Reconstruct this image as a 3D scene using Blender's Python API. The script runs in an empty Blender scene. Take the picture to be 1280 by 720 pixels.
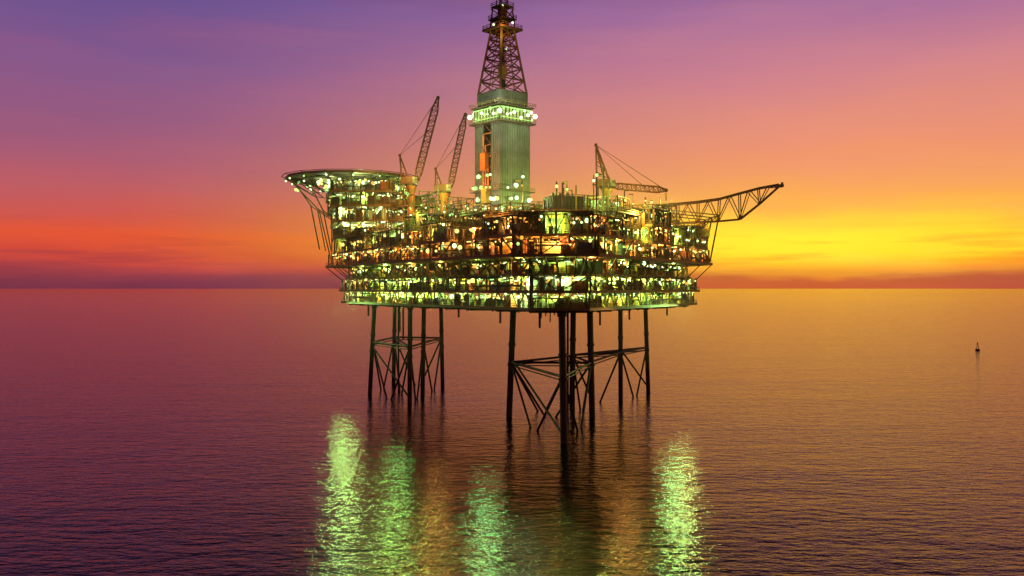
import bpy, math, random
from mathutils import Vector, Matrix
random.seed(7)
scene = bpy.context.scene
scene.view_settings.view_transform='Standard'
scene.view_settings.look='None'
scene.view_settings.exposure=0

def lin(c):
    o=[]
    for v in c:
        v=v/255.0
        o.append(v/12.92 if v<=0.04045 else ((v+0.055)/1.055)**2.4)
    return (o[0],o[1],o[2],1.0)

# ------------------------------------------------------------- materials
def paint(name, col, rough=0.5, metal=0.0, var=0.35, rust=0.25, scale=0.25):
    m=bpy.data.materials.new(name); m.use_nodes=True
    nt=m.node_tree; n=nt.nodes; l=nt.links
    b=n['Principled BSDF']; b.inputs['Roughness'].default_value=rough; b.inputs['Metallic'].default_value=metal
    tc=n.new('ShaderNodeTexCoord')
    no=n.new('ShaderNodeTexNoise'); no.inputs['Scale'].default_value=scale; no.inputs['Detail'].default_value=6
    l.new(tc.outputs['Object'],no.inputs['Vector'])
    r=n.new('ShaderNodeValToRGB')
    r.color_ramp.elements[0].position=0.3; r.color_ramp.elements[0].color=tuple(c*(1-var) for c in col[:3])+(1,)
    r.color_ramp.elements[1].position=0.7; r.color_ramp.elements[1].color=tuple(min(1,c*(1+var*0.6)) for c in col[:3])+(1,)
    l.new(no.outputs['Fac'],r.inputs['Fac'])
    n2=n.new('ShaderNodeTexNoise'); n2.inputs['Scale'].default_value=scale*3.7; n2.inputs['Detail'].default_value=8
    l.new(tc.outputs['Object'],n2.inputs['Vector'])
    r2=n.new('ShaderNodeValToRGB'); r2.color_ramp.elements[0].position=0.52; r2.color_ramp.elements[0].color=(0,0,0,1)
    r2.color_ramp.elements[1].position=0.68; r2.color_ramp.elements[1].color=(rust,rust,rust,1)
    l.new(n2.outputs['Fac'],r2.inputs['Fac'])
    mx=n.new('ShaderNodeMixRGB'); mx.inputs['Color2'].default_value=(0.12,0.04,0.02,1)
    l.new(r2.outputs['Color'],mx.inputs['Fac']); l.new(r.outputs['Color'],mx.inputs['Color1'])
    l.new(mx.outputs['Color'],b.inputs['Base Color'])
    return m
def glow(name,col,s):
    m=bpy.data.materials.new(name); m.use_nodes=True
    nt=m.node_tree; n=nt.nodes; l=nt.links
    for x in list(n): n.remove(x)
    o=n.new('ShaderNodeOutputMaterial'); e=n.new('ShaderNodeEmission')
    e.inputs['Color'].default_value=col+(1,); e.inputs['Strength'].default_value=s
    l.new(e.outputs[0],o.inputs['Surface'])
    try: m.cycles.emission_sampling='NONE'
    except Exception: pass
    return m
STEEL=paint('dark_steel',(0.09,0.06,0.035),0.55)
LEG=paint('jacket_steel',(0.05,0.028,0.03),0.6,rust=0.8)
GREY=paint('grey_green_cladding',(0.16,0.17,0.16),0.5,rust=0.15)
YEL=paint('yellow_paint',(0.55,0.34,0.05),0.45)
ORG=paint('orange_paint',(0.55,0.16,0.03),0.45)
WHT=paint('pale_paint',(0.42,0.45,0.28),0.5)
RAIL=paint('rail_paint',(0.28,0.17,0.055),0.5)
REDS=paint('red_brown_steel',(0.17,0.055,0.035),0.55)
G_W=glow('lamp_green_white',(0.70,1.0,0.45),2.6)
G_G=glow('lamp_green',(0.48,1.0,0.24),1.5)
G_Y=glow('lamp_yellow',(1.0,0.84,0.22),1.6)
G_O=glow('lamp_orange',(1.0,0.42,0.06),1.4)
G_R=glow('lamp_red',(1.0,0.08,0.04),2.0)
MATS=[STEEL,LEG,GREY,YEL,ORG,WHT,RAIL,REDS,G_W,G_G,G_Y,G_O,G_R]
S,L_,G,Y,O,W,RA,RD,GW,GG,GY,GO,GR=range(13)

# ------------------------------------------------------------- builder
class B:
    def __init__(s): s.v=[]; s.f=[]; s.m=[]
    def add(s,vs,fs,m):
        k=len(s.v); s.v+= [tuple(v) for v in vs]
        for f in fs: s.f.append(tuple(i+k for i in f)); s.m.append(m)
    def box(s,c,sz,m,ang=0.0):
        cx,cy,cz=c; hx,hy,hz=sz[0]/2,sz[1]/2,sz[2]/2
        ca,sa=math.cos(ang),math.sin(ang); vs=[]
        for dz in(-hz,hz):
            for dx,dy in((-hx,-hy),(hx,-hy),(hx,hy),(-hx,hy)):
                vs.append((cx+dx*ca-dy*sa,cy+dx*sa+dy*ca,cz+dz))
        s.add(vs,[(3,2,1,0),(4,5,6,7),(0,1,5,4),(1,2,6,5),(2,3,7,6),(3,0,4,7)],m)
    def beam(s,a,b,w,m,h=None):
        a=Vector(a); b=Vector(b); d=b-a
        if d.length<1e-4: return
        d.normalize(); up=Vector((0,0,1)) if abs(d.z)<0.95 else Vector((0,1,0))
        x=d.cross(up).normalized()*w/2; y=d.cross(x).normalized()*(h or w)/2
        vs=[p+q for p in(a,b) for q in(-x-y,x-y,x+y,-x+y)]
        s.add(vs,[(3,2,1,0),(4,5,6,7),(0,1,5,4),(1,2,6,5),(2,3,7,6),(3,0,4,7)],m)
    def cyl(s,a,b,r,m,n=10,r2=None):
        a=Vector(a); b=Vector(b); d=(b-a).normalized(); r2=r if r2 is None else r2
        up=Vector((0,0,1)) if abs(d.z)<0.95 else Vector((0,1,0))
        x=d.cross(up).normalized(); y=d.cross(x).normalized(); vs=[]
        for p,rr in((a,r),(b,r2)):
            for i in range(n):
                t=2*math.pi*i/n; vs.append(p+x*rr*math.cos(t)+y*rr*math.sin(t))
        fs=[(i,(i+1)%n,n+(i+1)%n,n+i) for i in range(n)]+[tuple(range(n-1,-1,-1)),tuple(range(n,2*n))]
        s.add(vs,fs,m)
    def ball(s,c,r,m,nu=8,nv=5):
        vs=[(c[0],c[1],c[2]-r)]
        for j in range(1,nv):
            ph=math.pi*j/nv-math.pi/2
            for i in range(nu):
                t=2*math.pi*i/nu
                vs.append((c[0]+r*math.cos(ph)*math.cos(t),c[1]+r*math.cos(ph)*math.sin(t),c[2]+r*math.sin(ph)))
        vs.append((c[0],c[1],c[2]+r)); fs=[]
        for i in range(nu): fs.append((0,1+(i+1)%nu,1+i))
        for j in range(nv-2):
            for i in range(nu):
                a=1+j*nu+i; b=1+j*nu+(i+1)%nu; fs.append((a,b,b+nu,a+nu))
        k=len(vs)-1; o=1+(nv-2)*nu
        for i in range(nu): fs.append((o+i,o+(i+1)%nu,k))
        s.add(vs,fs,m)
    def slab(s,poly,z0,z1,m):
        n=len(poly); vs=[(p[0],p[1],z0) for p in poly]+[(p[0],p[1],z1) for p in poly]
        fs=[tuple(range(n-1,-1,-1)),tuple(range(n,2*n))]+[(i,(i+1)%n,n+(i+1)%n,n+i) for i in range(n)]
        s.add(vs,fs,m)
    def truss(s,a,b,w1,w2,n,ch,br,m,m2=None):
        """square lattice box girder from a to b"""
        m2=m if m2 is None else m2
        a=Vector(a); b=Vector(b); d=(b-a).normalized()
        up=Vector((0,0,1)) if abs(d.z)<0.95 else Vector((0,1,0))
        x=d.cross(up).normalized(); y=d.cross(x).normalized()
        def ring(t):
            p=a.lerp(b,t); w=(w1+(w2-w1)*t)/2
            return [p+x*w*i+y*w*j for i,j in((-1,-1),(1,-1),(1,1),(-1,1))]
        R=[ring(i/n) for i in range(n+1)]
        for k in range(4): s.beam(R[0][k],R[n][k],ch,m)
        for i in range(n):
            for k in range(4):
                k2=(k+1)%4
                s.beam(R[i+1][k],R[i+1][k2],br,m2)
                if i%2: s.beam(R[i][k],R[i+1][k2],br,m2)
                else: s.beam(R[i][k2],R[i+1][k],br,m2)
    def obj(s,name,parent=None,smooth=False):
        me=bpy.data.meshes.new(name); me.from_pydata(s.v,[],s.f)
        for m in MATS: me.materials.append(m)
        me.polygons.foreach_set('material_index',s.m); me.update()
        o=bpy.data.objects.new(name,me); scene.collection.objects.link(o)
        if parent: o.parent=parent
        return o

plat=bpy.data.objects.new('oil_platform',None); scene.collection.objects.link(plat)
U=random.uniform

def inset(poly,k):
    cx=sum(p[0] for p in poly)/len(poly); cy=sum(p[1] for p in poly)/len(poly); out=[]
    for p in poly:
        d=math.hypot(p[0]-cx,p[1]-cy); f=(d-k)/d
        out.append((cx+(p[0]-cx)*f,cy+(p[1]-cy)*f))
    return out
def inside(p,poly):
    c=False; n=len(poly)
    for i in range(n):
        a=poly[i]; b=poly[(i+1)%n]
        if (a[1]>p[1])!=(b[1]>p[1]) and p[0]<(b[0]-a[0])*(p[1]-a[1])/(b[1]-a[1])+a[0]: c=not c
    return c
def edges(poly):
    return [(poly[i],poly[(i+1)%len(poly)]) for i in range(len(poly))]

def railing(b,a,c,z,m=RA):
    L=math.hypot(c[0]-a[0],c[1]-a[1]); n=max(1,int(L/2.4))
    for h in(0.6,1.2): b.beam((a[0],a[1],z+h),(c[0],c[1],z+h),0.13,m)
    for i in range(n+1):
        t=i/n; x=a[0]+(c[0]-a[0])*t; y=a[1]+(c[1]-a[1])*t
        b.beam((x,y,z),(x,y,z+1.2),0.13,m)
lampmix=[GW]*6+[GG]*4+[GY]*6+[GO]*4
def lamp(b,x,y,z,m=None,r=None):
    m=random.choice(lampmix) if m is None else m
    if r is None: r=U(0.22,0.5) if random.random()<0.85 else U(0.55,0.85)
    b.box((x,y,z+r+0.1),(r*1.3,r*1.3,0.25),S)
    b.ball((x,y,z),r,m,7,4)

def deck_storey(b,lb,poly,z0,z1,brace='X',step=6.0,slabm=S,dens=1.0,mix=None,floor=True,walls=None,strip=0.22):
    walls=walls or [G,W,G,RD,Y]
    if floor:
        b.slab(poly,z0-0.5,z0,slabm)
    for a,c in edges(poly):
        L=math.hypot(c[0]-a[0],c[1]-a[1]); n=max(1,int(L/step)); dx=(c[0]-a[0])/L; dy=(c[1]-a[1])/L
        nx,ny=dy,-dx   # outward for CCW
        front = ny<0.35
        # edge girder, toe plate
        b.beam((a[0],a[1],z0-0.3),(c[0],c[1],z0-0.3),0.5,RA,0.9)
        railing(b,a,c,z0)
        ins=1.2
        def P(t,k=ins): return (a[0]+(c[0]-a[0])*t-nx*k, a[1]+(c[1]-a[1])*t-ny*k)
        for i in range(n+1):
            p=P(min(0.995,max(0.005,i/n))); b.beam((p[0],p[1],z0),(p[0],p[1],z1-0.4),0.55,random.choice([S,RA,S]))
        for i in range(n):
            p=P(max(0.005,i/n)); q=P(min(0.995,(i+1)/n)); r=random.random()
            if brace=='X' and r<0.75:
                if i%2: b.beam((*p,z0),(*q,z1-0.5),0.34,S)
                else: b.beam((*q,z0),(*p,z1-0.5),0.34,S)
            elif brace=='K' and r<0.8:
                mxy=((p[0]+q[0])/2,(p[1]+q[1])/2)
                b.beam((*p,z0),(*mxy,z1-0.5),0.3,S); b.beam((*q,z0),(*mxy,z1-0.5),0.3,S)
        if not front: continue
        # pipes running along the face
        for k in range(max(2,int(L/14))):
            t0=U(0,0.6); t1=min(1,t0+U(0.2,0.6)); h=U(0.25,0.92)*(z1-z0)+z0; kk=U(0.4,5); r=U(0.12,0.4)
            p=P(t0,kk); q=P(t1,kk); b.cyl((*p,h),(*q,h),r,random.choice([S,S,Y,G,W,RD,RA]),6)
            b.cyl((*p,z0),(*p,h),r,random.choice([S,Y,G,W]),6)
        # vertical drops, ladders, cabinets
        for k in range(int(L/1.9*dens)):
            t=U(0.01,0.99); kk=U(1.0,9); p=P(t,kk); r=random.random(); ang=math.atan2(dy,dx)
            if r<0.3: b.cyl((*p,z0),(*p,z1-0.5),U(0.1,0.4),random.choice([S,S,Y,G,W,RD]),6)
            elif r<0.64:
                h=U(0.8,(z1-z0)*0.75); b.box((p[0],p[1],z0+h/2),(U(0.8,4),U(0.8,3),h),random.choice([G,G,W,Y,S,O,RD,O]),ang)
            elif r<0.8:
                rr=U(0.6,1.3); h=U(1.5,(z1-z0)*0.8); b.cyl((*p,z0),(*p,z0+h),rr,random.choice([W,G,Y,RD]),10)
                b.ball((p[0],p[1],z0+h),rr*0.98,random.choice([W,G]),10,5)
            elif r<0.92:
                rr=U(0.6,1.1); ln=U(1.5,4); h=z0+rr+U(0.4,1.6)
                q=(p[0]+dx*ln,p[1]+dy*ln); b.cyl((*p,h),(*q,h),rr,random.choice([W,G,Y]),10)
                b.box(((p[0]+q[0])/2,(p[1]+q[1])/2,(h-rr+z0)/2),(ln*0.7,0.8,h-rr-z0+0.1),S,ang)
            else:
                q=(p[0]+dx*(z1-z0)*0.9,p[1]+dy*(z1-z0)*0.9)
                b.beam((*p,z0),(*q,z1),0.5,Y,0.25); b.beam((p[0],p[1],z0+1.1),(q[0],q[1],z1+1.0),0.12,RA)
        # bulkhead panels set back in the deck, with gaps
        i=0.0
        while i<L-3:
            w=U(3,9)
            if random.random()<0.72:
                p=P((i+w/2)/L if (i+w/2)<L else 0.99,U(5.5,9.5)); h=(z1-z0)*U(0.6,0.92)
                if inside(p,poly): b.box((p[0],p[1],z0+h/2),(w,0.3,h),random.choice(walls),math.atan2(dy,dx))
            i+=w+U(0.2,2)
        # lamps
        for k in range(int(L/1.8*dens)):
            t=U(0.01,0.99); p=P(t,abs(random.gauss(0.3,3.2))+0.0 if random.random()<0.7 else U(0,8))
            mm=random.choice(mix) if mix else None
            if random.random()<strip:
                ln=U(0.9,2.4); z=z1-U(0.9,2.2)
                lb.box((p[0],p[1],z),(ln,0.25,0.3),random.choice([GW,GG,GG,GY]) if mm is None else mm,math.atan2(dy,dx))
                lb.box((p[0],p[1],z+0.25),(ln+0.2,0.4,0.18),S,math.atan2(dy,dx))
            else: lamp(lb,p[0],p[1],z0+U(0.45,0.85)*(z1-z0),mm)

def point(name,loc,col,power,r=0.5):
    d=bpy.data.lights.new(name,'POINT'); d.color=col; d.energy=power; d.shadow_soft_size=r
    o=bpy.data.objects.new(name,d); o.location=loc; scene.collection.objects.link(o); o.parent=plat
    return o
CG=(0.60,1.0,0.15); CY=(1.0,0.78,0.13); CO=(1.0,0.42,0.08); CW=(0.70,1.0,0.36); CN=(0.9,1.0,0.62)

# ------------------------------------------------------------- jacket legs
TL=[(-57,365),(-39,337),(-36,360),(-32,396),(-53.5,402)]
TM=[(0.5,302),(14.5,256),(26.5,300),(23,330)]
TR=[(42.5,345),(56.5,373)]
jb=B()
def leg(p,dx=0,dy=0,r=0.95):
    top=Vector((p[0],p[1],38)); bot=Vector((p[0]+dx,p[1]+dy,-8))
    jb.cyl(top,bot,r,L_,12)
    jb.cyl(top,top+(bot-top)*0.05,r*1.35,L_,12)
    for t in(0.28,0.43): 
        q=top+(bot-top)*t; jb.cyl(q,q+(bot-top)*0.02,r*1.22,L_,12)
    return top,bot
def at(l,z):
    a,b=l; t=(a.z-z)/(a.z-b.z); return a+(b-a)*t
LL=[leg(p,d[0],d[1],0.9) for p,d in zip(TL,[(-2.2,-1),(0,-2),(-.7,0),(.8,1.5),(-1,2)])]
LM=[leg(p,d[0],d[1],1.05) for p,d in zip(TM,[(-1.8,0),(0.3,-8),(1,0),(-.5,2)])]
LR=[leg(p,d[0],d[1],0.9) for p,d in zip(TR,[(0.0,-1),(1.5,0)])]
def frame(a,b,z,low=True,r=0.42):
    p=at(a,z); q=at(b,z); jb.cyl(p,q,r,L_,8)
    jb.cyl(p+Vector((0,0,-1.1)),q+Vector((0,0,-1.1)),r*0.5,L_,6)
    if low:
        m=(at(a,-3)+at(b,-3))/2
        jb.cyl(p,m,r*0.9,L_,8); jb.cyl(q,m,r*0.9,L_,8)
for i,j in((0,1),(1,2),(2,3),(3,4),(4,0),(1,4)): frame(LL[i],LL[j],21.5)
for i,j in((0,1),(1,2),(2,3),(3,0),(0,2)): frame(LM[i],LM[j],18.5)
frame(LM[2],LR[0],18.8,False); frame(LR[0],LR[1],18.8); frame(LM[3],LR[0],18.8); frame(LR[1],LM[3],18.8,False)
for l1,l2 in((LL[0],LL[1]),(LM[0],LM[1]),(LR[0],LR[1])):
    jb.cyl(at(l1,20),at(l2,2),0.35,L_,8)
for x,y,z in((9,286,31),(-4,300,32),(-46,372,22),(-49,380,-6),(19,300,-6),(20.8,296,-6),(33,330,30),(-20,330,33),(48,360,31),(62,352,33),(-62,380,32)):
    jb.cyl((x,y,38),(x,y,z),0.38,L_,8)
jb.cyl((-49,382,38),(-49,382,25),0.7,O,8)
for k in range(5): jb.cyl((10+k*1.5,300,38),(10+k*1.5,300,36-U(1,5)),0.2,L_,6)
jb.obj('jacket_legs',plat)

# ------------------------------------------------------------- main decks
P1=[(-74,382),(-36,316),(5,254),(22,251),(72,343),(54,425),(-50,445)]
P2=[(-82,388),(-44,313),(0,248),(24,245),(78,343),(59,430),(-54,452)]
db=B(); lb=B()
gm=[GW]*4+[GG]*6+[GY]*5+[GO]*2
om=[GW]*4+[GG]*3+[GY]*5+[GO]*6
deck_storey(db,lb,P1,38.2,43.2,'K',7,mix=gm,dens=1.3,walls=[W,W,W,G,Y],strip=.4)
deck_storey(db,lb,inset(P1,-1),43.2,48.2,'X',6,mix=gm,dens=1.3,walls=[W,W,W,G,Y],strip=.4)
deck_storey(db,lb,inset(P1,2.5),48.2,53.2,'X',6,mix=om,dens=0.8)
deck_storey(db,lb,P2,53.6,59.2,'X',7,mix=om,dens=1.2)
# bottom girders
for k in range(-70,70,8):
    ys=[y for y in range(245,450,3) if inside((k,y),P1)]
    if ys: db.beam((k,ys[0]+2,37.2),(k,ys[-1]-2,37.2),0.5,S,1.1)
for yy in range(260,440,14):
    xs=[x for x in range(-75,75,2) if inside((x,yy),P1)]
    if xs: db.beam((xs[0]+2,yy,37.1),(xs[-1]-2,yy,37.1),0.5,S,1.0)
for (a,c),(a2,c2) in zip(edges(P1),edges(P2)):
    for i in range(9):
        t=i/8; p=(a[0]+(c[0]-a[0])*t,a[1]+(c[1]-a[1])*t); q=(a2[0]+(c2[0]-a2[0])*t,a2[1]+(c2[1]-a2[1])*t)
        db.beam((*p,47.5),(*q,53.2),0.3,S)
core=inset(P2,17)
db.slab(core,59.2,64.6,S)
P3=inset(P2,10)
db.slab(P3,64.6,65.1,S)
for a,c in edges(P3): railing(db,a,c,65.1); db.beam((a[0],a[1],64.8),(c[0],c[1],64.8),0.5,RA,0.9)
def block(a,c,t0,t1,set_,depth,z0,z1,lv,mix):
    L=math.hypot(c[0]-a[0],c[1]-a[1]); dx=(c[0]-a[0])/L; dy=(c[1]-a[1])/L
    def Q(t,k): return (a[0]+dx*L*t-dy*k, a[1]+dy*L*t+dx*k)
    poly=[Q(t0,set_),Q(t1,set_),Q(t1,set_+depth),Q(t0,set_+depth)]
    h=(z1-z0)/lv
    for k in range(lv):
        deck_storey(db,lb,poly,z0+k*h,z0+(k+1)*h,random.choice('XK'),4.5,mix=mix,dens=1.0)
    db.slab(poly,z1-0.4,z1,S)
    for p,q in edges(poly): railing(db,p,q,z1)
E2=edges(P2)
specs=[(0,[(0.02,.30,3,5.6,1),(.32,.60,1.5,8.5,2),(.62,.98,4,6,1)]),
       (1,[(.02,.26,5,10,2),(.27,.52,1.5,6,1),(.54,.74,5,8,2),(.76,.98,2,5.5,1)]),
       (2,[(.06,.94,3.5,6.5,1)]),
       (3,[(.03,.22,2,5.5,1),(.24,.42,5,8.5,2),(.43,.60,1.5,11,2),(.62,.82,4,6.5,1),(.84,.99,1.5,8,2)]),
       (4,[(.02,.3,2,9,2),(.33,.7,4,7,1)])]
for ei,ls in specs:
    a,c=E2[ei]
    for (t0,t1,st_,h,lv) in ls: block(a,c,t0,t1,st_,10,59.4,59.4+h,lv,om)
def skid(x,y,w,d,h,ang=0,levels=1,z=65.1,lamps=6,mix=None,panel=True):
    ca,sa=math.cos(ang),math.sin(ang)
    def T(u,v): return (x+u*ca-v*sa,y+u*sa+v*ca)
    lh=h/levels
    for k in range(levels):
        z0=z+k*lh
        poly=[T(-w/2,-d/2),T(w/2,-d/2),T(w/2,d/2),T(-w/2,d/2)]
        if k: db.slab(poly,z0-0.3,z0,S)
        for a,c in edges(poly):
            railing(db,a,c,z0)
            n=max(1,int(math.hypot(c[0]-a[0],c[1]-a[1])/4))
            for i in range(n):
                p=(a[0]+(c[0]-a[0])*i/n,a[1]+(c[1]-a[1])*i/n); q=(a[0]+(c[0]-a[0])*(i+1)/n,a[1]+(c[1]-a[1])*(i+1)/n)
                db.beam((*p,z0),(*p,z0+lh),0.35,S)
                db.beam((*p,z0+lh-0.3),(*q,z0+lh-0.3),0.3,RA)
                if random.random()<0.5: db.beam((*p,z0),(*q,z0+lh),0.22,S)
        for i in range(int(w*d/12)):
            u=U(-w/2+1,w/2-1); v=U(-d/2+1,d/2-1); r=random.random(); hh=U(0.3,0.8)*lh
            if r<0.45: db.box((*T(u,v),z0+hh/2),(U(1,4),U(1,3),hh),random.choice([G,W,Y,O,G,S]),ang)
            elif r<0.7: db.cyl((*T(u,v),z0),(*T(u,v),z0+hh),U(0.4,1.1),random.choice([G,W,Y]),10)
            else:
                hz=z0+U(0.3,0.9)*lh; db.cyl((*T(-w/2,v),hz),(*T(w/2,v),hz),U(0.12,0.35),random.choice([G,W,Y,RD]),6)
        for i in range(lamps):
            u=U(-w/2,w/2); v=-d/2+abs(random.gauss(0,d/5)); lamp(lb,*T(u,v),z0+lh*U(0.4,0.85),random.choice(mix) if mix else None)
for (x,y,w,d,h,a,lv,n) in [(-40,352,18,14,17,-.9,3,9),(-24,345,14,12,14,-.9,2,8),(-50,372,10,14,16,-.9,2,6),
        (-14,300,14,10,7,-.98,1,8),(0,284,12,9,6,-.98,1,7),(12,276,10,9,3.5,-.5,1,4),
        (34,312,11,12,11,1.05,2,9),(46,330,14,12,9.5,1.05,2,10),(58,352,12,12,12,1.07,2,10),(36,345,14,12,13,1.0,2,8),(6,332,16,14,11,0,2,6),(24,325,10,10,13,.5,2,6)]:
    skid(x,y,w,d,h,a,lv,lamps=n)
for k in range(170):
    x=U(-76,72); y=U(262,400)
    if inside((x,y),inset(P3,2)): 
        z=U(68,82); r=U(0.1,0.32); db.cyl((x,y,65),(x,y,z),r,random.choice([S,Y,W,RD]),6)
        if random.random()<0.35: db.cyl((x,y,z-.3),(x+U(-3,3),y,z-.3),r,random.choice([S,Y]),6)
        if random.random()<0.5: lamp(lb,x,y-0.6,z-U(0,4),None,U(0.3,0.6))
for y0 in(338,350,362):
    db.beam((76,y0,54),(79.5,y0,72),0.5,S); db.beam((79.5,y0,72),(60,y0,74),0.4,S); db.beam((76,y0,54),(66,y0,74),0.35,S)
    db.beam((79.5,y0,72),(70,y0,65),0.35,S)
db.beam((79.5,338,72),(79.5,362,72),0.4,S)
def ribbed(b,x,y,w,d,z0,z1,ang,m,step=1.2):
    b.box((x,y,(z0+z1)/2),(w,d,z1-z0),m,ang)
    ca,sa=math.cos(ang),math.sin(ang)
    for sx in(-1,1):
        n=int(w/step)
        for i in range(n+1):
            u=-w/2+i*w/n; v=sx*(d/2+0.08); b.box((x+u*ca-v*sa,y+u*sa+v*ca,(z0+z1)/2),(0.22,0.3,z1-z0+0.1),m,ang)
        n=int(d/step)
        for i in range(n+1):
            v=-d/2+i*d/n; u=sx*(w/2+0.08); b.box((x+u*ca-v*sa,y+u*sa+v*ca,(z0+z1)/2),(0.3,0.22,z1-z0+0.1),m,ang)
ribbed(db,17,292,10.5,8,65.1,74.2,0.35,G)
for i in range(3): db.cyl((13.5+i*2.4,290,74.2),(13.5+i*2.4,290,75.4),0.6,W,8)
for i in range(4): db.cyl((10.5,290-i,65),(10.5,290-i,73-i*0.5),0.3,S,8)
db.obj('main_decks',plat)

# ------------------------------------------------------------- accommodation + helideck
ab=B()
Q=[(-79,388),(-70,352),(-50,349),(-47,398)]
zs=[65.2,71,76.8,82.4]
grow=[0,-1.5,-4,-5]
q5=[GW]*6+[GG]*5+[GY]*5+[GO]*2
for k in range(4):
    z0=zs[k]; z1=zs[k+1] if k<3 else 87.2
    deck_storey(ab,lb,inset(Q,grow[k]),z0,z1,'K' if k%2 else 'X',5,mix=q5,dens=1.35,walls=[W,W,G])
ribbed(ab,-62,376,20,22,65.3,86.5,0.05,W,2.0)
for k in range(4):
    for i in range(7):
        ab.box((-70+i*2.7,364.6,68.5+k*5.4),(1.3,0.5,1.1),GY if random.random()<.6 else GG,0.05)
hc=(-67.5,371); HR=27
hp=[(hc[0]+HR*math.cos(2*math.pi*i/16+.2),hc[1]+HR*math.sin(2*math.pi*i/16+.2)) for i in range(16)]
ab.slab(hp,89.6,90.1,G)
hn=[(hc[0]+(HR+1.8)*math.cos(2*math.pi*i/16+.2),hc[1]+(HR+1.8)*math.sin(2*math.pi*i/16+.2)) for i in range(16)]
for i in range(16):
    j=(i+1)%16
    ab.beam((*hp[i],89.7),(*hp[j],89.7),0.5,RA,1.0)
    ab.beam((*hn[i],90.3),(*hn[j],90.3),0.22,S); ab.beam((*hp[i],89.6),(*hn[i],90.3),0.2,S)
    hm=((hp[i][0]+hc[0])/2,(hp[i][1]+hc[1])/2)
    ab.beam((*hc,88.9),(*hp[i],89.2),0.35,S,0.9)
    ab.beam((*hp[i],89.3),(hc[0]+(hp[i][0]-hc[0])*0.62,hc[1]+(hp[i][1]-hc[1])*0.62,83),0.38,S)
    ab.beam((hc[0]+(hp[i][0]-hc[0])*0.62,hc[1]+(hp[i][1]-hc[1])*0.62,83),(hc[0]+(hp[j][0]-hc[0])*0.62,hc[1]+(hp[j][1]-hc[1])*0.62,83),0.3,S)
    for r in(0.45,0.75):
        ab.beam((hc[0]+(hp[i][0]-hc[0])*r,hc[1]+(hp[i][1]-hc[1])*r,89.1),(hc[0]+(hp[j][0]-hc[0])*r,hc[1]+(hp[j][1]-hc[1])*r,89.1),0.3,S,0.6)
    lamp(lb,hp[i][0],hp[i][1],88.4,random.choice([GG,GW]),0.4)
    if i%2: lamp(lb,hm[0],hm[1],88.2,random.choice([GG,GW,GY]),0.6)
for k in range(26):
    t=U(2.6,5.6); r=U(10,25); lamp(lb,hc[0]+r*math.cos(t),hc[1]+r*math.sin(t),87.6-U(0,3),random.choice([GW,GG,GW,GY]),U(.4,.8))
for (x,y) in((-93,372),(-90,360),(-88,384)):
    ab.beam((x,y,88.8),(-83,y+3,78),0.45,S); ab.beam((-83,y+3,78),(-80,y+6,60),0.45,S); ab.beam((x,y,88.8),(-76,y,84),0.35,S)
    ab.beam((-83,y+3,78),(-74,y,72),0.35,S)
ab.beam((-80,392,54),(-86,392,79),0.45,S); ab.beam((-79,386,54),(-79,386,80),0.45,S)
ab.obj('accommodation_and_helideck',plat)

# ------------------------------------------------------------- derrick
tb=B()
tx,ty,ta=-3.4,312,math.radians(41)
ca,sa=math.cos(ta),math.sin(ta)
def T(u,v): return (tx+u*ca-v*sa,ty+u*sa+v*ca)
H=6.7
def wall(u0,v0,u1,v1,z0,z1,m,step=1.1):
    p=T(u0,v0); q=T(u1,v1); L=math.hypot(q[0]-p[0],q[1]-p[1]); ang=math.atan2(q[1]-p[1],q[0]-p[0])
    tb.box(((p[0]+q[0])/2,(p[1]+q[1])/2,(z0+z1)/2),(L,0.3,z1-z0),m,ang)
    n=max(1,int(L/step))
    for i in range(n+1):
        t=i/n; tb.box((p[0]+(q[0]-p[0])*t,p[1]+(q[1]-p[1])*t,(z0+z1)/2),(0.28,0.62,z1-z0+0.05),m,ang)
    for zz in (z0+0.3,z0+(z1-z0)*.33,z0+(z1-z0)*.66,z1-0.3):
        tb.box(((p[0]+q[0])/2,(p[1]+q[1])/2,zz),(L+0.1,0.72,0.35),G,ang)
wall(-H,-H,H,-H,70,101.5,G)
wall(-H,H,-H,2.6,70,101.5,G)
wall(-H,-2.2,-H,-H,70,101.5,G)
wall(H,-H,H,H,70,101.5,G); wall(H,H,-H,H,70,101.5,G)
wall(-H+4,-3,-H+4,3,70,101.5,S)
for z in range(66,101,4):
    tb.beam((*T(-H,-2.2),z),(*T(-H,2.6),z),0.35,O)
    tb.beam((*T(-H,-2.2),z),(*T(-H,2.6),z+4),0.25,RD)
for v in(-1.2,0.2,1.4): tb.cyl((*T(-H-0.8,v),66),(*T(-H-0.8,v),U(84,99)),0.32,O,8)
tb.box((*T(-H-1.4,0.2),88),(1.8,2.6,6),O,ta)
tb.box((*T(-H-1.4,-0.6),76),(2.2,2.6,5),Y,ta)
for u in(-H,0,H):
    for v in(-H,0,H): tb.beam((*T(u,v),65),(*T(u,v),70),0.7,S)
poly=[T(-H-2,-H-2),T(H+2,-H-2),T(H+2,H+2),T(-H-2,H+2)]
tb.slab(poly,69.5,70,S)
for a,c in edges(poly): railing(tb,a,c,70)
poly=[T(-H-1.5,-H-1.5),T(H+1.5,-H-1.5),T(H+1.5,H+1.5),T(-H-1.5,H+1.5)]
tb.slab(poly,77.6,77.9,S)
for a,c in edges(poly): railing(tb,a,c,77.9)
def sq(h): return [T(-h,-h),T(h,-h),T(h,h),T(-h,h)]
tb.slab(sq(8.4),101.5,102,S); tb.slab(sq(8.0),107.2,107.6,S)
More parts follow.
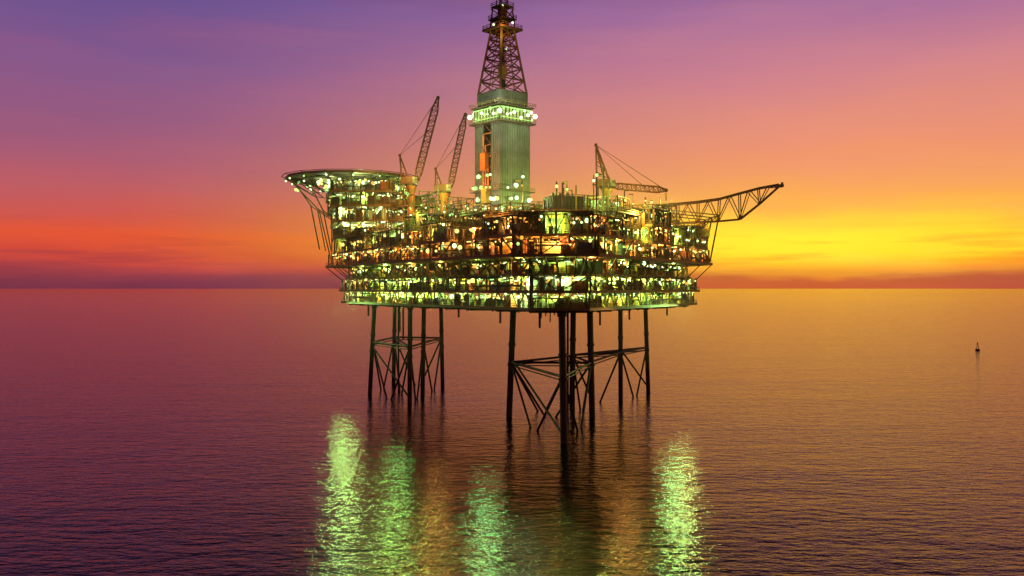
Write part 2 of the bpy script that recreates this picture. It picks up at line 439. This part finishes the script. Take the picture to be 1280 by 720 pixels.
for (a,c) in edges(sq(7.2)):
    p=a;q=c; L=math.hypot(q[0]-p[0],q[1]-p[1]); ang=math.atan2(q[1]-p[1],q[0]-p[0])
    tb.box(((p[0]+q[0])/2,(p[1]+q[1])/2,104.4),(L,0.3,4.8),W,ang)
    ox=math.sin(ang); oy=-math.cos(ang)
    for zz in(102.9,106.4):
        tb.box(((p[0]+q[0])/2+ox*.45,(p[1]+q[1])/2+oy*.45,zz),(L*.96,0.25,0.3),GG,ang)
    for i in range(9):
        t=(i+.5)/9; x=p[0]+(q[0]-p[0])*t; y=p[1]+(q[1]-p[1])*t
        tb.box((x+ox*.3,y+oy*.3,104.4),(0.2,0.5,4.8),S,ang)
        lb.ball((x+ox*1.0,y+oy*1.0,U(103,106.2)),U(0.35,0.7),random.choice([GW,GW,GG]),8,5)
for (a,c) in edges(sq(8.4)): railing(tb,a,c,102); railing(tb,a,c,107.6)
for a in sq(8.2): lb.ball((a[0],a[1],104.6),0.85,GW,12,8)
for (a,c) in edges(sq(6.2)):
    ang=math.atan2(c[1]-a[1],c[0]-a[0]); L=math.hypot(c[0]-a[0],c[1]-a[1])
    tb.box(((a[0]+c[0])/2,(a[1]+c[1])/2,110.2),(L,0.25,5.0),G,ang)
    for i in range(10):
        t=i/9; tb.box((a[0]+(c[0]-a[0])*t,a[1]+(c[1]-a[1])*t,110.2),(0.2,0.5,5.1),G,ang)
N=6; zz=[112.6,117.2,121.5,125.4,129,132.3,135.2]
def hw(z): return 6.1+(2.9-6.1)*(z-112.6)/(135.2-112.6)
rings=[[Vector((*p,z)) for p in sq(hw(z))] for z in zz]
for i in range(N):
    for k in range(4):
        k2=(k+1)%4
        tb.beam(rings[i][k],rings[i+1][k],0.75,RD)
        tb.beam(rings[i][k],rings[i][k2],0.42,RD)
        tb.beam(rings[i][k],rings[i+1][k2],0.32,RD); tb.beam(rings[i][k2],rings[i+1][k],0.32,RD)
        mid=(rings[i][k]+rings[i][k2])/2; mid2=(rings[i+1][k]+rings[i+1][k2])/2
        tb.beam(mid,mid2,0.22,RD)
tb.cyl((tx,ty,107),(tx,ty,135),0.35,S,8); tb.box((tx,ty,121),(2.2,2.2,4),Y,ta)
for dx in(-1,1): tb.beam((tx+dx,ty,107),(tx+dx,ty,135),0.25,RD)
tb.slab(sq(5.0),135.2,135.6,S); tb.slab(sq(3.6),138.8,139.2,S)
for a,c in edges(sq(5.0)): railing(tb,a,c,135.6,RD); tb.beam((*a,135.3),(*c,135.3),0.4,RD,.7)
for a,c in edges(sq(3.6)): railing(tb,a,c,139.2,RD)
for a,a2 in zip(sq(3.2),sq(2.4)): tb.beam((*a,135.4),(*a2,143.5),0.5,RD)
for a,c in edges(sq(2.9)): tb.beam((*a,135.6),(*c,138.8),0.3,RD); tb.beam((*c,139.2),(*a,143),0.3,RD)
tb.cyl((tx,ty-1,136),(tx,ty-1,138.4),1.6,RD,12); tb.box((tx,ty,137.2),(3.4,3.0,2.0),S,ta)
tb.cyl((tx,ty,139.2),(tx,ty,143.4),1.7,RD,12)
tb.slab(sq(2.9),143.3,143.7,S)
for a,c in edges(sq(2.9)): railing(tb,a,c,143.7,RD)
tb.truss((tx+.5,ty,143.7),(tx+.5,ty,158),3.0,1.4,7,0.4,0.25,RD)
tb.beam((tx-2,ty,143.6),(tx-2,ty,150),0.3,S)
for p in((tx+3.6,ty-4.2,136.8),(tx-3,ty-4,136.2),(tx,ty-3.5,143),(tx+1.5,ty-3.5,128)): lb.ball(p,0.4,GW,7,4)
tb.obj('drilling_derrick',plat)
for k in range(44):
    s=random.choice([0,1]); t=U(-1,1)*H; z=random.choice([71.5,72,75,75,79,79.5,83]) + U(-.4,.4)
    p=T(t,-H-1.3) if s else T(-H-1.3,t); lamp(lb,p[0],p[1],z,random.choice([GW,GW,GG,GY]),U(0.35,0.8))

# ------------------------------------------------------------- cranes
def crane(name,base,ztop,tip,mast,w=1.9,mped=Y,hook=8,nb=12,house=1):
    c=B(); bx,by,bz=base
    c.cyl((bx,by,bz),(bx,by,ztop-1),1.5,mped,14); c.cyl((bx,by,ztop-2.5),(bx,by,ztop),1.5,mped,14,2.3)
    c.cyl((bx,by,ztop),(bx,by,ztop+0.6),2.4,S,16)
    sgn=1 if tip[0]>bx else -1
    c.box((bx-sgn*1.4,by,ztop+2.1),(5.2,3.6,2.8),RD)
    c.box((bx+sgn*1.8,by-2.3,ztop+1.9),(1.9,1.6,2.4),G); c.box((bx+sgn*2.2,by-2.45,ztop+2.2),(1.3,1.5,1.0),S)
    foot=Vector((bx+sgn*1.8,by,ztop+1.2)); tipv=Vector(tip)
    p1=foot.lerp(tipv,0.12); p2=foot.lerp(tipv,0.85)
    c.truss(foot,p1,0.7,w,2,0.32,0.18,RD); c.truss(p1,p2,w,w,nb,0.36,0.2,RD); c.truss(p2,tipv,w,0.7,3,0.32,0.18,RD)
    m=Vector(mast)
    for dy in(-1.3,1.3):
        c.beam((bx-sgn*0.2,by+dy,ztop+.6),m+Vector((0,dy*.4,0)),0.45,RD); c.beam((bx-sgn*3.6,by+dy,ztop+.6),m+Vector((0,dy*.4,0)),0.4,RD)
        for t in(0.3,0.6,0.8):
            a=Vector((bx-sgn*0.2,by+dy,ztop+.6)).lerp(m,t); b2=Vector((bx-sgn*3.6,by+dy,ztop+.6)).lerp(m,t); c.beam(a,b2,0.25,RD)
        c.beam(m,tipv+Vector((0,dy*.2,0)),0.12,S)
        c.beam(m,foot.lerp(tipv,0.6)+Vector((0,dy*.2,0.6)),0.10,S)
    c.box(m,(0.9,1.6,0.9),RD)
    c.cyl(tipv+Vector((0,-.3,0)),tipv+Vector((0,.3,0)),0.7,S,10)
    c.beam(tipv,tipv-Vector((0,0,hook)),0.1,S); h=tipv-Vector((0,0,hook))
    c.box(h,(0.8,0.6,1.4),Y); c.cyl(h-Vector((0,0,.7)),h-Vector((0,0,1.9)),0.18,S,6)
    return c.obj(name,plat)
crane('pedestal_crane',(-39.5,345,65),84,(-29,345,118.6),(-44,345,96),2.5,hook=3,mped=O)
crane('pedestal_crane_b',(-26,340,65),80.5,(-18,340,111),(-29.5,340,90),2.1,hook=2.5,mped=O)
crane('pedestal_crane_c',(34.5,320,65),80,(56,320,79.5),(30.5,320,96),2.1,hook=1.8,nb=9)
cb=B()
for z in(80,84.5,89,93): cb.beam((34.5-.0-(z-80)*.24,318.7,z),(30.9,318.7,z),0.2,RD)
cb.beam((36.3,319,81),(30.5,319.6,96),0.5,RD); cb.beam((36.3,321,81),(30.5,320.4,96),0.5,RD)
for i in range(6):
    t=i/6; t2=(i+1)/6; cb.beam((36.3-5.8*t,319+.6*t,81+15*t),(36.3-5.8*t2,321-.6*t2,81+15*t2),.25,RD)
    cb.beam((36.3-5.8*t,319,81+15*t),(31.2-.7*t2,319,81+15*t2),.22,RD)
cb.obj('crane_gantry',plat)

# ------------------------------------------------------------- flare boom
fb=B()
bot=[(58,69.5),(66,69.8),(74,70.2),(82,70.5),(90.7,71.3),(98.5,77.5),(105.8,84)]
top=[(58,76.6),(66,77.2),(74,78),(82.5,79.2),(90.5,81.4),(98,83.4),(105.8,84.8)]
for w,yy in((-1,347.5),(1,352.5)):
    for i in range(6):
        fb.beam((bot[i][0],yy-w*.25*i,bot[i][1]),(bot[i+1][0],yy-w*.25*(i+1),bot[i+1][1]),0.6,RD)
        fb.beam((top[i][0],yy-w*.25*i,top[i][1]),(top[i+1][0],yy-w*.25*(i+1),top[i+1][1]),0.6,RD)
        fb.beam((bot[i][0],yy-w*.25*i,bot[i][1]),(top[i][0],yy-w*.25*i,top[i][1]),0.35,RD)
        m=((top[i][0]+top[i+1][0])/2,yy,(top[i][1]+top[i+1][1])/2)
        fb.beam((bot[i][0],yy-w*.25*i,bot[i][1]),m,0.32,RD); fb.beam(m,(bot[i+1][0],yy-w*.25*i,bot[i+1][1]),0.32,RD)
for i in range(7):
    for q in(bot,top): fb.beam((q[i][0],347.5+.25*i,q[i][1]),(q[i][0],352.5-.25*i,q[i][1]),0.3,RD)
    if i<6:
        for q in(bot,top): fb.beam((q[i][0],347.5+.25*i,q[i][1]),(q[i+1][0],352.5-.25*i,q[i+1][1]),0.22,RD)
for k in range(3): 
    for i in range(6): fb.cyl((top[i][0],349+k,top[i][1]+.5),(top[i+1][0],349+k,top[i+1][1]+.5),0.2,S,6)
fb.box((106.5,350,84.6),(2.4,3,1.0),S)
for k in(-1,0,1): fb.cyl((107+k*.5,350+k,84.5),(107.6+k*.5,350+k,86),0.25,S,6)
fb.obj('flare_boom',plat)
lb.obj('deck_lamps',plat)

# ------------------------------------------------------------- lit lamps on the platform
def along(poly,z,k,step,power,cols,skipback=True,out=-3.5):
    for a,c in edges(poly):
        L=math.hypot(c[0]-a[0],c[1]-a[1]); dx=(c[0]-a[0])/L; dy=(c[1]-a[1])/L
        if skipback and dx*-1>0.3: continue
        n=max(1,int(L/step))
        for i in range(n):
            t=(i+.5)/n; x=a[0]+dx*L*t+dy*out; y=a[1]+dy*L*t-dx*out
            point('deck_floodlight',(x,y,z),random.choice(cols),power*U(.5,1.5),0.35)
along(P1,42,0,15,8000,[CG,CG,CW,CG],out=-3.8)
along(P1,47,0,15,8000,[CG,CG,CW,CG,CY],out=-3.8)
along(P1,52,0,22,4000,[CG,CY,CO],out=-5)
along(P2,57.6,0,18,7000,[CY,CO,CG,CO],out=-5.5)
along(P2,62.2,0,18,6500,[CY,CO,CG,CG],out=-5.5)
along(P2,68.5,0,24,5200,[CY,CG,CO],out=-4)
along(Q,69.6,0,15,5000,[CG,CW,CY],out=-3)
along(Q,75.2,0,15,5000,[CG,CW,CY],out=-2)
along(Q,81.2,0,15,5000,[CG,CW,CG],out=-1)
along(Q,87.0,0,18,4500,[CG,CW],out=3)
for x,y,z,c,p in((-30,332,78,CG,5500),(-45,338,72,CO,5000),(-18,318,74,CY,4500),(-14,298,76,CN,3000),(8,299,75,CG,6500),(5,292,72,CW,3500),
      (-6,288,72,CY,4000),(28,305,75,CG,4000),(44,310,77,CY,5500),(60,332,77,CG,5500),(33,308,85,CY,3500),(68,350,78,CY,2500),
      (-14.5,301,98,CN,2000),(6,297,98,CN,2000),(-5,298,109.5,CN,1800),(-14,305,104.5,CW,2600),(5,300,104.5,CW,2600),(-3,303,134,CY,1500),(-13,302,80,CO,3000),(-13,302,90,CO,2000),
      (-39,338,88,CY,2500),(-25,333,84,CY,2000)):
    point('work_floodlight',(x,y,z),c,p,0.4)
# floodlights hung under the deck edge, aimed out over the sea
for x,y,z,c,p in((-75,379,36.8,(.45,1,.22),10000),(-71,371,36.8,(.62,1,.25),9000),(-66,363,36.8,(.45,1,.22),4500),(-45,323,36.8,(.40,1,.2),4500),(-40,315,36.8,(.40,1,.2),5500),(-10,270,36.8,(.36,1,.28),7500),(-6,265,36.8,(.40,1,.28),6500),
      (55,307,36.8,(.42,1,.25),6500),(60,316,36.8,(.45,1,.25),10000),(65,325,36.8,(.8,1,.25),9000),(36,272,36.8,CO,3800),(33,267,36.8,CO,2600),(-24,291,36.8,CO,3000),(-27,295,36.8,CO,2300)):
    d=bpy.data.lights.new('sea_floodlight','SPOT'); d.color=c; d.energy=p; d.spot_size=math.radians(115); d.spot_blend=0.8; d.shadow_soft_size=0.8
    o=bpy.data.objects.new('sea_floodlight',d); o.location=(x,y,z); o.parent=plat; scene.collection.objects.link(o)
    o.rotation_euler=Vector((x/y,1,0.7)).to_track_quat('Z','Y').to_euler()

# ------------------------------------------------------------- scattering ellipsoid added to put a soft glow round the lamps
bpy.ops.mesh.primitive_uv_sphere_add(segments=48,ring_count=24,location=(-2,335,66))
hz=bpy.context.object; hz.name='glow_haze'; hz.scale=(118,112,58)
hm_=bpy.data.materials.new('glow_haze'); hm_.use_nodes=True; nt=hm_.node_tree
for x in list(nt.nodes): nt.nodes.remove(x)
o_=nt.nodes.new('ShaderNodeOutputMaterial'); vs_=nt.nodes.new('ShaderNodeVolumeScatter'); vs_.inputs['Density'].default_value=0.0005; vs_.inputs['Anisotropy'].default_value=0.35
nt.links.new(vs_.outputs[0],o_.inputs['Volume'])
hz.data.materials.append(hm_)

# ------------------------------------------------------------- navigation buoy
nb=B(); bx,by=328,620
nb.cyl((bx,by,-0.6),(bx,by,0.8),1.5,RD,14); nb.cyl((bx,by,0.8),(bx,by,1.1),1.5,RD,14,1.0)
for i in range(4):
    t=i*math.pi/2+.4; nb.beam((bx+1.0*math.cos(t),by+1.0*math.sin(t),1),(bx+.35*math.cos(t),by+.35*math.sin(t),4.2),0.2,RD)
    nb.beam((bx+.7*math.cos(t),by+.7*math.sin(t),2.5),(bx+.7*math.cos(t+1.57),by+.7*math.sin(t+1.57),2.5),0.14,RD)
nb.cyl((bx,by,4.2),(bx,by,4.4),0.7,RD,10); nb.cyl((bx,by,4.4),(bx,by,5.0),0.25,S,8); nb.cyl((bx,by,5.0),(bx,by,5.9),0.5,RD,8,0.02)
nb.obj('navigation_buoy')

# ------------------------------------------------------------- sea
me=bpy.data.meshes.new('sea'); E=60000
me.from_pydata([(-E,-2000,0),(E,-2000,0),(E,E,0),(-E,E,0)],[],[(0,1,2,3)])
sea=bpy.data.objects.new('sea',me); scene.collection.objects.link(sea)
m=bpy.data.materials.new('sea_water'); m.use_nodes=True; nt=m.node_tree; n=nt.nodes; l=nt.links
b=n['Principled BSDF']; b.inputs['Base Color'].default_value=(0.003,0.002,0.005,1); b.inputs['Roughness'].default_value=0.065
b.inputs['IOR'].default_value=1.26
tc=n.new('ShaderNodeTexCoord'); prev=None
for sc,st,rot,amp,det in(((0.010,0.022,1),1,0.15,0.4,2),((0.06,0.14,1),1,-0.25,0.20,3),((0.24,0.5,1),1,0.1,0.19,4),((0.9,1.6,1),1,-0.1,0.05,3)):
    mp=n.new('ShaderNodeMapping'); mp.inputs['Scale'].default_value=sc; mp.inputs['Rotation'].default_value=(0,0,rot)
    l.new(tc.outputs['Object'],mp.inputs['Vector'])
    no=n.new('ShaderNodeTexNoise'); no.inputs['Scale'].default_value=1.0; no.inputs['Detail'].default_value=det; no.inputs['Roughness'].default_value=0.5
    l.new(mp.outputs[0],no.inputs['Vector'])
    bp=n.new('ShaderNodeBump'); bp.inputs['Strength'].default_value=1.0; bp.inputs['Distance'].default_value=amp*1.6
    l.new(no.outputs['Fac'],bp.inputs['Height'])
    if prev: l.new(prev.outputs[0],bp.inputs['Normal'])
    prev=bp
l.new(prev.outputs[0],b.inputs['Normal'])
me.materials.append(m)

# ------------------------------------------------------------- sky (world)
w=bpy.data.worlds.new('sky'); scene.world=w; w.use_nodes=True; nt=w.node_tree; n=nt.nodes; l=nt.links
for x in list(n): n.remove(x)
out=n.new('ShaderNodeOutputWorld'); bg=n.new('ShaderNodeBackground'); l.new(bg.outputs[0],out.inputs['Surface'])
tc=n.new('ShaderNodeTexCoord'); sep=n.new('ShaderNodeSeparateXYZ'); l.new(tc.outputs['Generated'],sep.inputs[0])
def M(op,a,b=None,c=None,clamp=False):
    x=n.new('ShaderNodeMath'); x.operation=op; x.use_clamp=clamp
    for i,v in enumerate((a,b,c)):
        if v is None: continue
        if isinstance(v,(int,float)): x.inputs[i].default_value=v
        else: l.new(v,x.inputs[i])
    return x.outputs[0]
X,Yy,Z=sep.outputs
hl=M('SQRT',M('ADD',M('MULTIPLY',X,X),M('MULTIPLY',Yy,Yy)))
az=M('DIVIDE',X,M('MAXIMUM',hl,0.001))
def noise(sx,sz,det,off=0.0,rough=0.55):
    cv=n.new('ShaderNodeCombineXYZ'); l.new(M('MULTIPLY',X,sx),cv.inputs[0]); l.new(M('ADD',M('MULTIPLY',Z,sz),off),cv.inputs[2]); l.new(M('MULTIPLY',Yy,sx),cv.inputs[1])
    no=n.new('ShaderNodeTexNoise'); no.inputs['Scale'].default_value=1; no.inputs['Detail'].default_value=det; no.inputs['Roughness'].default_value=rough
    l.new(cv.outputs[0],no.inputs['Vector']); return no.outputs['Fac']
n1=noise(3,26,5); n2=noise(5,80,6,3.3); n3=noise(2,9,4,7.1); n4=noise(6,30,5,11.0)
zp=M('ADD',M('ADD',Z,M('MULTIPLY',M('SUBTRACT',n1,0.5),0.026)),M('MULTIPLY',M('SUBTRACT',n3,0.5),0.06))
kz=M('MULTIPLY',Z,25,clamp=True)
zf=M('ADD',Z,M('MULTIPLY',M('SUBTRACT',zp,Z),kz))
fac=M('DIVIDE',zf,0.6,clamp=True)
def ramp(st):
    r=n.new('ShaderNodeValToRGB'); cr=r.color_ramp
    cr.elements[0].position=st[0][0]; cr.elements[0].color=lin(st[0][1]); cr.elements[1].position=st[-1][0]; cr.elements[1].color=lin(st[-1][1])
    for p,c in st[1:-1]:
        e=cr.elements.new(p); e.color=lin(c)
    l.new(fac,r.inputs['Fac']); return r.outputs['Color']
left=ramp([(0,(108,46,68)),(.025,(142,54,70)),(.05,(206,68,56)),(.08,(226,82,52)),(.11,(208,82,72)),(.17,(188,88,98)),(.25,(162,88,118)),(.38,(128,84,138)),(.50,(98,76,142)),(.60,(44,30,72)),(.75,(20,14,36)),(1,(12,10,26))])
right=ramp([(0,(206,82,50)),(.028,(172,64,48)),(.042,(228,116,34)),(.06,(255,192,30)),(.09,(254,194,42)),(.16,(246,168,78)),(.25,(236,146,106)),(.38,(206,128,138)),(.50,(160,106,156)),(.60,(78,42,76)),(.75,(28,14,34)),(1,(14,10,26))])
t=M('DIVIDE',M('SUBTRACT',az,-0.45),0.75,clamp=True); t=M('MULTIPLY',M('MULTIPLY',t,t),M('SUBTRACT',3,M('MULTIPLY',2,t)))
def mix(f,a,b,mode='MIX'):
    x=n.new('ShaderNodeMixRGB'); x.blend_type=mode
    for i,v in((0,f),(1,a),(2,b)):
        if isinstance(v,(int,float)): x.inputs[i].default_value=v
        elif isinstance(v,tuple): x.inputs[i].default_value=v
        else: l.new(v,x.inputs[i])
    return x.outputs[0]
col=mix(t,left,right)
def gauss(a0,wa,z0,wz):
    d1=M('DIVIDE',M('SUBTRACT',az,a0),wa); d2=M('DIVIDE',M('SUBTRACT',zf,z0),wz)
    return M('MULTIPLY',M('EXPONENT',M('MULTIPLY',M('ADD',M('MULTIPLY',d1,d1),M('MULTIPLY',d2,d2)),-1)),M('GREATER_THAN',Yy,0))
g=gauss(0.29,0.22,0.048,0.032)
col=mix(M('MULTIPLY',g,0.9),col,(1.35,0.88,0.04,1))
zt=M('ADD',0.012,M('MULTIPLY',M('SUBTRACT',n4,0.35),0.045))
bank=M('MULTIPLY',M('SUBTRACT',zt,Z),130,clamp=True)
col=mix(M('MULTIPLY',bank,0.68),col,mix(t,lin((112,48,72)),lin((160,60,52))))
st=M('MULTIPLY',M('SUBTRACT',n2,0.52),6,clamp=True); band=M('EXPONENT',M('MULTIPLY',M('POWER',M('DIVIDE',M('SUBTRACT',Z,0.032),0.03),2),-1))
col=mix(M('MULTIPLY',M('MULTIPLY',st,band),0.55),col,mix(t,lin((146,52,68)),lin((236,104,42))))
st2=M('MULTIPLY',M('SUBTRACT',n1,0.48),2.6,clamp=True)
col=mix(M('MULTIPLY',st2,0.24),col,mix(t,lin((212,90,90)),lin((248,156,118))))
st3=M('MULTIPLY',M('SUBTRACT',n3,0.5),3,clamp=True)
col=mix(M('MULTIPLY',M('MULTIPLY',st3,0.16),M('LESS_THAN',Z,0.33)),col,mix(t,lin((110,62,116)),lin((190,104,130))))
bk=M('ADD',0.35,M('MULTIPLY',M('MULTIPLY',M('ADD',Yy,0.3),1.6,clamp=True),0.65))
col=mix(1.0,col,bk,'MULTIPLY')
sk=n.new('ShaderNodeTexSky'); sk.sky_type='NISHITA'; sk.sun_disc=False; sk.sun_elevation=math.radians(0.8); sk.sun_rotation=math.radians(16)
col=mix(0.008,col,sk.outputs[0],'ADD')
l.new(col,bg.inputs['Color']); bg.inputs['Strength'].default_value=1.0

# ------------------------------------------------------------- sun, just set
d=bpy.data.lights.new('sun','SUN'); d.energy=0.02; d.angle=math.radians(0.5); d.color=(1,.5,.2)
so=bpy.data.objects.new('sun',d); scene.collection.objects.link(so)
az0=math.radians(16); el=math.radians(-1.5)
dirv=Vector((math.sin(az0)*math.cos(el),math.cos(az0)*math.cos(el),math.sin(el)))
so.rotation_euler=dirv.to_track_quat('Z','Y').to_euler()

# ------------------------------------------------------------- camera
cd=bpy.data.cameras.new('camera'); cam=bpy.data.objects.new('camera',cd); scene.collection.objects.link(cam)
cam.location=(0,0,44); cam.rotation_euler=(math.radians(90),0,0); cd.lens=30.94; cd.sensor_width=36; cd.clip_end=200000; cd.clip_start=1
scene.camera=cam
